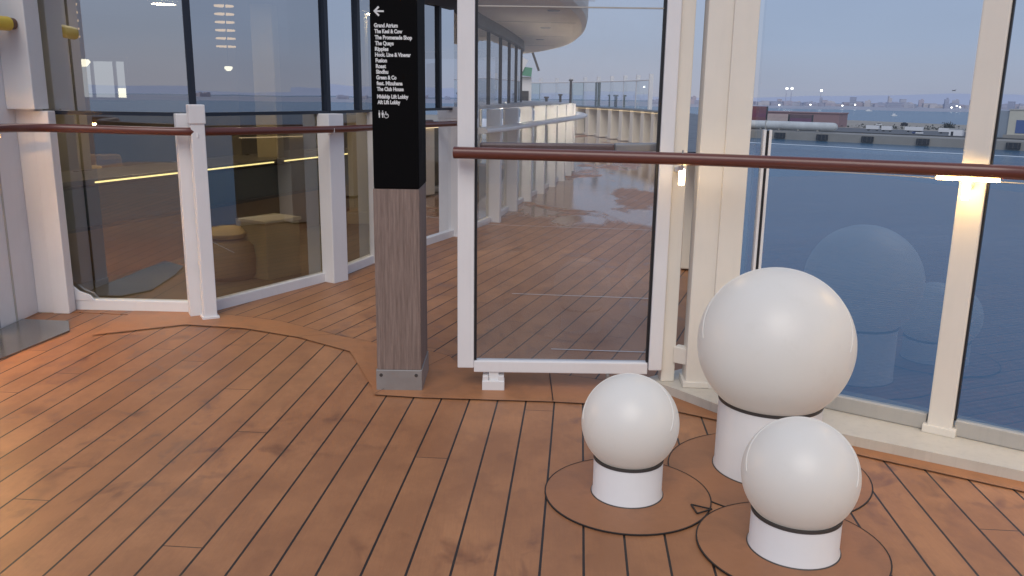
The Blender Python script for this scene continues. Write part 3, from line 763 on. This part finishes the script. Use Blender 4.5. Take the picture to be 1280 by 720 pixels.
def ceiling_light(x, y, label):
    t = thing('ceiling_light', label, 'ceiling light', (x, y, 2.36), 'ceiling lights inside the deckhouse')
    MB().lathe([(0, 2.34), (.11, 2.34), (.13, 2.359)], (x, y, 0), 20).build('diffuser', emit('interior_downlight', (1, .76, .44), 70), t); MB().lathe([(.13, 2.338), (.15, 2.338), (.15, 2.359)], (x, y, 0), 20).build('trim', HEADER, t)
for i, (x, y) in enumerate(((-3.2, 7.0), (-2.3, 8.0), (-3.6, 9.0), (-1.6, 9.8))):
    ceiling_light(x, y, ['round ceiling light inside the first glass bay', 'round ceiling light inside the second glass bay', 'round ceiling light at the back of the dim lounge', 'round ceiling light inside, left of the glass gate'][i])

# ------------------------------------------------------------------ quay across the water
# quay frame: A at px-left end, along direction q, land lies beyond
QA = Vector((168., 612.)); QD = (Vector((274., 517.))-QA).normalized(); QN = Vector((-QD.y, QD.x))
if QN.y < 0: QN = -QN
def Q(s, d): return QA+QD*s+QN*d
QZ = SEA_Z+5.2
CONC = paint('quay_concrete', (.30, .28, .25), .85, .2, .08)
SAND = paint('dusty_ground', (.36, .32, .27), .95, .2, .02)
ASPH = paint('quay_road', (.13, .13, .135), .9, .2, .05)
p = [Q(-420, 0), Q(420, 0), Q(420, 330), Q(120, 300), Q(40, 330), Q(-200, 420), Q(-420, 420)]
MB().prism([tuple(x) for x in p], SEA_Z-1, QZ).build('quay', CONC, kind='structure')
MB().prism([tuple(Q(*x)) for x in ((-419, 60), (419, 60), (419, 320), (119, 290), (40, 320), (-200, 410), (-419, 410))], QZ, QZ+.4).build('quay_ground', SAND, kind='structure')
MB().prism([tuple(Q(*x)) for x in ((-419, 28), (419, 28), (419, 110), (-419, 110))], QZ+.405, QZ+.6).build('quay_road', ASPH, kind='structure')
aq = math.atan2(QD.y, QD.x)
DARK = paint('dark_rubber', (.02, .022, .028), .8, .2, 1)
def qbox(mb, s, d, z, L, W, H, bevel=0.): c = Q(s, d); mb.box((c.x, c.y, z+H/2), (L, W, H), rz=aq, bevel=bevel); return mb
labels = ['first black rubber fender from the left on the quay wall', 'second black rubber fender from the left on the quay wall', 'third black rubber fender from the left on the quay wall', 'fourth black rubber fender from the left, nearest the white post', 'black rubber fender on the quay wall right of the white post']
for i, s in enumerate((24, 54, 84, 118, 168)):
    c = Q(s, -1)
    t = thing('quay_fender', labels[i], 'fender', (c.x, c.y, SEA_Z), 'rubber fenders on the quay wall')
    qbox(MB(), s, -.9, SEA_Z+.9, 7.5, 1.7, 3.6, .2).build('pad', DARK, t)
    m = MB(); [qbox(m, s+k, -1.9, SEA_Z+1.0, .6, .4, 3.3) for k in (-2.6, 0, 2.6)]; m.build('ribs', HEADER, t)
def container(s, d, z, n_long, colr, label, L=12.2):
    c = Q(s, d); t = thing('shipping_container', label, 'shipping container', (c.x, c.y, z), 'shipping containers on the quay')
    mt = paint('container_paint_%d' % random.randrange(9999), colr, .6, .15, .3)
    m = qbox(MB(), s, d, z, L, 2.44, 2.6)
    for k in range(int(L/.9)): qbox(m, s-L/2+.6+k*.9, d-1.26, z+.2, .35, .12, 2.2)
    m.build('body', mt, t)
    m = MB(); [qbox(m, s+x*(L/2), d, z, .25, 2.5, 2.64) for x in (-1, 1)]; m.build('corner_posts', HEADER, t)
K = QZ+.6
MAR = (.22, .09, .12); MAR2 = (.17, .09, .13); BEI = (.52, .43, .38); RED = (.34, .21, .215)  # distance haze is mixed into these container and shed colours
for si, (s0, n, colr, nm) in enumerate(((-15.5, 6, MAR, 'maroon leftmost stack'), (2, 4, BEI, 'pale middle stack'), (20, 4, MAR2, 'plum coloured right stack'))):
    for k in range(n):
        where = 'bottom' if k == 0 else 'topmost' if k == n-1 else ['second', 'third', 'fourth', 'fifth'][k-1]
        container(s0, 42, K+k*2.65, 1, tuple(x*random.uniform(.85, 1.15) for x in colr), '%s container %sof the %s on the quay' % (where, '' if k in (0, n-1) else 'from the ground ', nm), 16.5)
for i, (s, d, L, colr, lab) in enumerate(((-17, 130, 68, RED, 'long haze-paled red shed behind the container stacks'),)):
    c = Q(s, d); t = thing('quay_shed', lab, 'shed', (c.x, c.y, QZ), None)
    qbox(MB(), s, d, QZ, L, 18, 11).build('wall', paint('shed_wall_%d' % i, tuple(x*.9 for x in colr), .8), t); qbox(MB(), s, d, QZ+11, L+1.5, 19.5, .8, .2).build('roof', paint('shed_roof_%d' % i, colr, .7), t)
    m = MB(); [qbox(m, s-L/2+6+k*10, d-9.2, QZ, 4, .5, 3.2) for k in range(int(L/10))]; m.build('doors', DARK, t)
# the long white tube lying by the quay edge
c = Q(25, 12); t = thing('storage_tank', 'long white horizontal cylinder lying on the quay before the containers', 'tank', (c.x, c.y, K))
a = Q(-16, 12); b = Q(55.5, 12)
m = MB(); m.sweep([(lerp(a, b, s)[0], lerp(a, b, s)[1], K+3.5) for s in (0, .3, .6, .9, 1)], 5.6, 5.6, 24, 2.0); m.build('shell', paint('tank_white', (.60, .61, .60), .5, .25, .15), t, 50)
qe = lerp(a, b, 1.0); qf = lerp(a, b, 1.045); m = MB(); rr = []
for kk in range(7):
    aa = kk/6*math.pi/2; w_ = 5.6*math.cos(aa)+.02; pp = lerp(qe, qf, math.sin(aa)); rr.append((pp, w_))
for (p0, w0), (p1, w1) in zip(rr, rr[1:]): m.sweep([(p0[0], p0[1], K+3.5), (p1[0], p1[1], K+3.5)], (w0+w1)/2, (w0+w1)/2, 24, 2.0)
m.build('end_dome', paint('tank_end_white', (.60, .61, .60), .5, .2, .15), t, 60)
m = MB(); [qbox(m, s, 12, K, 1.2, 4.6, 1.2) for s in (-10, 4, 18, 32, 46)]; m.build('cradles', CONC, t)
m = MB(); [qbox(m, s, 12, K+.28, .3, 6.5, 6.5) for s in (8,)]; m.build('band', GREYRAIL, t)
CAR = {'white': (.75, .75, .75), 'blue': (.06, .09, .22), 'dark': (.03, .03, .035), 'silver': (.5, .5, .52)}
def car(s, d, kind, label, van=False):
    c = Q(s, d); t = thing('parked_car', label, 'car', (c.x, c.y, K), 'vehicles on the quay')
    mt = paint('car_paint_%s_%d' % (kind, random.randrange(999)), CAR[kind], .35)
    h = 2.4 if van else 1.0
    qbox(MB(), s, d, K+.35, 5.4 if van else 4.5, 1.9, h, .15).build('body', mt, t)
    qbox(MB(), s-.2, d, K+.35+h*.98, 2.4, 1.6, .55, .15).build('cabin', DARK, t)
    for x in (-1.4, 1.4):
        for y in (-.9, .9):
            q = Q(s+x, d+y); q2 = Q(s+x, d+y*.75); MB().cyl((q.x, q.y, K+.34), (q2.x, q2.y, K+.34), .36, 14).build('wheel', DARK, t)
car(22, 200, 'white', 'white car on the road left of the dark truck'); car(43, 200, 'dark', 'dark truck with a raised cab on the far road', True)
car(101, 40, 'blue', 'dark blue car near the quay edge'); car(104.5, 36, 'white', 'white car just in front of the dark blue car'); car(33, 60, 'dark', 'dark truck beside the containers', True)
def clump(s, d, L, label, h):
    c = Q(s, d); m = MB()
    for k in range(240):
        q = Q(s+random.gauss(0, L/3.2), d+random.gauss(0, 2)); z = K+abs(random.gauss(0, h/2)); r = random.uniform(.3, .8)
        v = [Vector((random.gauss(0, r), random.gauss(0, r), random.gauss(0, r)))+Vector((q.x, q.y, z)) for _ in range(3)]
        m.bm.faces.new([m.bm.verts.new(x) for x in v])
    o = m.build('shrub', paint('dusty_leaves_%d' % int(s), (.05, .055, .045), .9), None, origin=(c.x, c.y, K)); tag(o, label, 'shrub', 'dark shrubs on the quay')
for i, (s_, d_, L_) in enumerate(((62, 70, 9), (74, 64, 7), (90, 72, 12), (112, 66, 8))):
    c = Q(s_, d_); t = thing('box_trailer', ['white box trailer right of the white tank end', 'short white box trailer, second from the tank', 'longest white box trailer on the quay road', 'white box trailer nearest the white post on the quay'][i], 'trailer', (c.x, c.y, K), 'white trailers on the quay')
    qbox(MB(), s_, d_, K+1.0, L_, 2.4, 2.6, .1).build('body', WHITE, t); qbox(MB(), s_, d_, K+.7, L_, 1.2, .28).build('chassis', DARK, t)
    for x in (-.32, .34):
        q = Q(s_+x*L_, d_-1.1); q2 = Q(s_+x*L_, d_+1.1); MB().cyl((q.x, q.y, K+.5), (q2.x, q2.y, K+.5), .5, 14).build('wheel', DARK, t)
clump(45, 125, 40, 'long low dark hedge on the quay behind the white tank end', 2); clump(85, 140, 46, 'long low dark hedge behind the dark truck', 2.4); clump(78, 200, 8, 'small dark bush near the white post on the quay', 3.5)
c = Q(127, 36); t = thing('site_hut', 'small white hut by the white post on the quay', 'hut', (c.x, c.y, K))
qbox(MB(), 127, 36, K, 8, 4, 4.2, .1).build('wall', WHITE, t); qbox(MB(), 127, 36, K+4.2, 8.6, 4.6, .35).build('roof', GREYRAIL, t); qbox(MB(), 125, 33.95, K, 1.4, .2, 2.6).build('door', DARK, t)
# terminal block right of the post
c = Q(158, 40); t = thing('terminal_block', 'pale square building with a blue opening at the right edge of the quay', 'building', (c.x, c.y, K))
PALEW = paint('terminal_wall', (.56, .53, .44), .8, .1, .1); BLUED = paint('blue_shutter', (.07, .12, .30), .6)
qbox(MB(), 166, 45, K, 20, 20, 17, .2).build('wall', PALEW, t); qbox(MB(), 152.5, 45, K, 7, 18, 16.5, .2).build('side_wing', paint('terminal_grey', (.27, .31, .36), .8, .1, .1), t)
qbox(MB(), 166, 45, K+17, 20.8, 20.8, .6).build('roof', GREYRAIL, t); qbox(MB(), 164.5, 34.9, K+3, 8, .3, 8).build('shutter', BLUED, t)
qbox(MB(), 168, 33, K, 26, 4, 2).build('loading_ledge', CONC, t)
# floating boom: the thin white line on the water
a = Q(-120, -62); b = Q(220, -70); m = MB(); pts = []
for k in range(60):
    q = lerp(a, b, k/59); pts.append((q[0]+2*math.sin(k*.4), q[1]+2*math.cos(k*.23), SEA_Z+.22))
o = m.sweep(pts, .75, .6, 8, 2).build('floating_boom', paint('boom_white', (.62, .68, .74), .6), None, 50, origin=(a.x, a.y, SEA_Z) if False else None); tag(o, 'thin white floating boom line on the water before the quay', 'floating boom')

# ------------------------------------------------------------------ far shore and town
HAZE1 = paint('hazy_shore', (.36, .37, .43), 1, .12, .01); HAZE2 = paint('hazy_hills', (.46, .49, .60), 1, .05, .002)  # pale blue-grey colours with the distance haze mixed in
def shore(r0, r1, z, az0, az1, name, mat, hill=None, seed=0):
    rnd = random.Random(seed); m = MB(); A = []; B = []; N = 220; h = 0
    for k in range(N+1):
        a = R(az0+(az1-az0)*k/N); j = rnd.uniform(-40, 40)
        A.append((math.sin(a)*(r0+j), math.cos(a)*(r0+j), SEA_Z))
        if hill:
            h = .85*h+rnd.gauss(0, hill*.22); zz = SEA_Z+z+hill*(.6+.35*math.sin(k*.11+seed)+.2*math.sin(k*.31))+h*.5
        else: zz = SEA_Z+z
        B.append((math.sin(a)*r1, math.cos(a)*r1, zz))
    C_ = [(p[0]*1.4, p[1]*1.4, p[2]) for p in B]
    m.strip(A, B); m.strip(B, C_); return m.build(name, mat, None, 60, kind='structure')
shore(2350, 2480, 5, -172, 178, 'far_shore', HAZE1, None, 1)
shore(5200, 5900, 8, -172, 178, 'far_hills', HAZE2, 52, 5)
tones = [paint('far_building_%d' % i, c, .9, .08, .02) for i, c in enumerate(((.46, .46, .52), (.42, .42, .50), (.54, .51, .53), (.38, .40, .49), (.47, .43, .48)))]  # town wall colours lightened to carry the distance haze
winm = paint('far_windows', (.20, .21, .26), .5)
def far_building(az, r, w, h, k, label, kind):
    a = R(az); c = Vector((math.sin(a)*r, math.cos(a)*r, SEA_Z+4.5)); rz = -a+random.uniform(-.4, .4)
    m = MB(); m.box((0, 0, h/2), (w, w*.7, h))
    if kind == 0: m.box((w*.15, 0, h+h*.08), (w*.4, w*.4, h*.16))
    elif kind == 1: m.box((-w*.3, 0, h*.62), (w*.36, w*.74, h*1.24))
    else: m.prism([(-w*.52, -w*.37), (w*.52, -w*.37), (w*.52, w*.37), (-w*.52, w*.37)], h, h+1.2)
    for z in range(1, max(2, int(h/7))+1): m.box((0, -.36*w, z*h/(max(2, int(h/7))+1.2)), (w*.86, .5, 1.3))
    o = m.build('town_building', tones[k]); o.location = c; o.rotation_euler = (0, 0, rz)
    tag(o, label, 'building', 'hazy town buildings on the far shore'); return o
for i in range(270):
    az = random.choice((random.uniform(7, 34), random.uniform(7, 34), random.uniform(-20, 172)))
    r = random.uniform(2560, 3300); tall = random.random() < .12
    h = random.uniform(16, 27) if tall else random.uniform(5, 13)
    far_building(az, r, random.uniform(10, 18) if tall else random.uniform(14, 42), h, random.randrange(5), 'hazy grey block among the buildings of the far shore town', random.randrange(3))
# floodlight masts
def mast(az, r, h, label, n=1):
    a = R(az); c = Vector((math.sin(a)*r, math.cos(a)*r, SEA_Z+4.5)); t = thing('floodlight_mast', label, 'floodlight mast', c, 'lit floodlight masts on the far shore')
    MB().cyl(c, c+Vector((0, 0, h)), .9, 8).build('pole', tones[1], t)
    MB().box(c+Vector((0, 0, h+1)), (6, 2, 2), rz=-a).build('crossbar', tones[1], t)
    m = MB(); m.box(c+Vector((0, -3, h+2)), (5.2, 3, 4.2), rz=-a, bevel=.6); m.build('lamp_head', CITYGLOW, t)
def az_of(px): return math.degrees(math.atan((px-640)/1050/.975))
mast(az_of(962), 2500, 46, 'left floodlight mast of the close pair on the far shore'); mast(az_of(968), 2500, 46, 'right floodlight mast of the close pair on the far shore')
mast(az_of(1003), 2520, 42, 'single floodlight mast right of the close pair'); mast(az_of(793), 2500, 46, 'bright floodlight mast seen through the glass gate')
for i, (px, z) in enumerate(((955, 8), (992, 10), (1030, 9), (1045, 12), (1160, 9), (1166, 13), (1170, 10), (815, 8), (828, 14))):
    a = R(az_of(px)); c = Vector((math.sin(a)*2480, math.cos(a)*2480, SEA_Z+z))
    t = thing('street_lamp', 'tiny lit lamp on the waterfront of the far shore', 'street lamp', c, 'lit lamps along the far waterfront')
    MB().box(c, (3.2, 2, 2.4), bevel=.5).build('lamp_head', CITYGLOW, t); MB().cyl((c.x, c.y, SEA_Z+3), c, .4, 8).build('pole', tones[1], t)
# small boats in the bay
def boat(az, r, label, L):
    a = R(az); x, y = math.sin(a)*r, math.cos(a)*r; t = thing('motor_boat', label, 'boat', (x, y, SEA_Z), 'boats in the bay')
    m = MB(); m.prism([(x-L/2, y-2), (x+L/2-4, y-2), (x+L/2, y), (x+L/2-4, y+2), (x-L/2, y+2)], SEA_Z-.3, SEA_Z+2); m.build('hull', WHITE2, t)
    MB().box((x-1, y, SEA_Z+3), (L*.4, 2.6, 2.2), bevel=.2).build('cabin', WHITE2, t); MB().cyl((x-2, y, SEA_Z+4), (x-2, y, SEA_Z+8), .2, 6).build('mast', tones[1], t)
boat(az_of(1062), 2150, 'small white boat below the far town, left one', 16); boat(az_of(1093), 1600, 'small white boat in the middle of the bay', 10)
for i, (px, py, dd) in enumerate(((1160, 114, 160), (1187, 113, 130))):
    a = R(az_of(px)); z = 1.5+(123.5-py)/1050*dd; x, y = math.sin(a)*dd, math.cos(a)*dd
    m = MB(); m.sweep([(x-.25, y, z), (x, y, z+.03), (x+.3, y, z)], .12, .1, 8, 2)
    m.bm.faces.new([m.bm.verts.new(p) for p in ((x-.1, y, z+.05), (x+.1, y, z+.05), (x+.15, y-.7, z+.25), (x, y-.75, z+.22))]); m.bm.faces.new([m.bm.verts.new(p) for p in ((x-.1, y, z+.05), (x+.1, y, z+.05), (x+.15, y+.7, z+.15), (x, y+.75, z+.12))])
    o = m.build('seagull', HEADER, None, origin=(x, y, z)); tag(o, ['dark gull gliding, the left one of the two over the bay', 'dark gull gliding, the right one nearer the white post'][i], 'bird')

# ------------------------------------------------------------------ camera
def look(fpx=1050., hor=117., roll=.8, h=1.5):
    p = math.atan((360-hor)/fpx); r = R(roll)
    f = Vector((0, math.cos(p), -math.sin(p))); x = Vector((1, 0, 0)); u = x.cross(f)
    X = x*math.cos(r)+u*math.sin(r); U = u*math.cos(r)-x*math.sin(r)
    M = Matrix((X, U, -f)).transposed().to_4x4(); M.translation = (0, 0, h)
    cd = bpy.data.cameras.new('camera'); cd.sensor_width = 36; cd.lens = 36*fpx/1280; cd.clip_start = .05; cd.clip_end = 30000
    o = bpy.data.objects.new('camera', cd); COL.objects.link(o); o.matrix_world = M; SC.camera = o
look()

# ------------------------------------------------------------------ light: dusk, overcast, soft
SUN_EL, SUN_AZ = R(46), R(190)
w = bpy.data.worlds.new('World'); SC.world = w; w.use_nodes = True
nt = w.node_tree; nt.nodes.clear()
out = nt.nodes.new('ShaderNodeOutputWorld'); bg = nt.nodes.new('ShaderNodeBackground'); bg.inputs[1].default_value = .10
sky = nt.nodes.new('ShaderNodeTexSky'); sky.sky_type = 'NISHITA'; sky.sun_disc = False; sky.sun_elevation = SUN_EL; sky.sun_rotation = SUN_AZ; sky.dust_density = 2.0
tc = nt.nodes.new('ShaderNodeTexCoord'); sp_ = nt.nodes.new('ShaderNodeSeparateXYZ'); nt.links.new(tc.outputs['Generated'], sp_.inputs[0])
rp = nt.nodes.new('ShaderNodeValToRGB'); nt.links.new(sp_.outputs[2], rp.inputs[0])
el = rp.color_ramp.elements; el[0].position = 0.0; el[0].color = (4.45, 4.65, 5.7, 1); el[1].position = .5; el[1].color = (3.35, 4.15, 6.0, 1)
e2 = el.new(.06); e2.color = (3.6, 4.25, 5.8, 1)
ns = nt.nodes.new('ShaderNodeTexNoise'); ns.inputs['Scale'].default_value = 2.2; ns.inputs['Detail'].default_value = 4
mp = nt.nodes.new('ShaderNodeMapping'); mp.inputs['Scale'].default_value = (1, 1, 5); nt.links.new(tc.outputs['Generated'], mp.inputs[0]); nt.links.new(mp.outputs[0], ns.inputs[0])
mr = nt.nodes.new('ShaderNodeMapRange'); mr.inputs[3].default_value = .86; mr.inputs[4].default_value = 1.14; nt.links.new(ns.outputs[0], mr.inputs[0])
ml = nt.nodes.new('ShaderNodeVectorMath'); ml.operation = 'SCALE'; nt.links.new(rp.outputs[0], ml.inputs[0]); nt.links.new(mr.outputs[0], ml.inputs['Scale'])
mx = nt.nodes.new('ShaderNodeMix'); mx.data_type = 'RGBA'; mx.inputs[0].default_value = .85
nt.links.new(sky.outputs[0], mx.inputs[6]); nt.links.new(ml.outputs[0], mx.inputs[7]); nt.links.new(mx.outputs[2], bg.inputs[0]); nt.links.new(bg.outputs[0], out.inputs[0])
sl = bpy.data.lights.new('sun', 'SUN'); sl.energy = 1.45; sl.angle = R(40); sl.color = (1, .93, .85)
so = bpy.data.objects.new('sun', sl); COL.objects.link(so)
d = Vector((math.sin(SUN_AZ)*math.cos(SUN_EL), math.cos(SUN_AZ)*math.cos(SUN_EL), math.sin(SUN_EL)))
so.rotation_euler = d.to_track_quat('Z', 'Y').to_euler(); so.location = d*20

SC.view_settings.view_transform = 'Standard'; SC.view_settings.look = 'None'; SC.view_settings.exposure = 0
SC.cycles.max_bounces = 10; SC.cycles.transparent_max_bounces = 24; SC.cycles.sample_clamp_indirect = 4.0
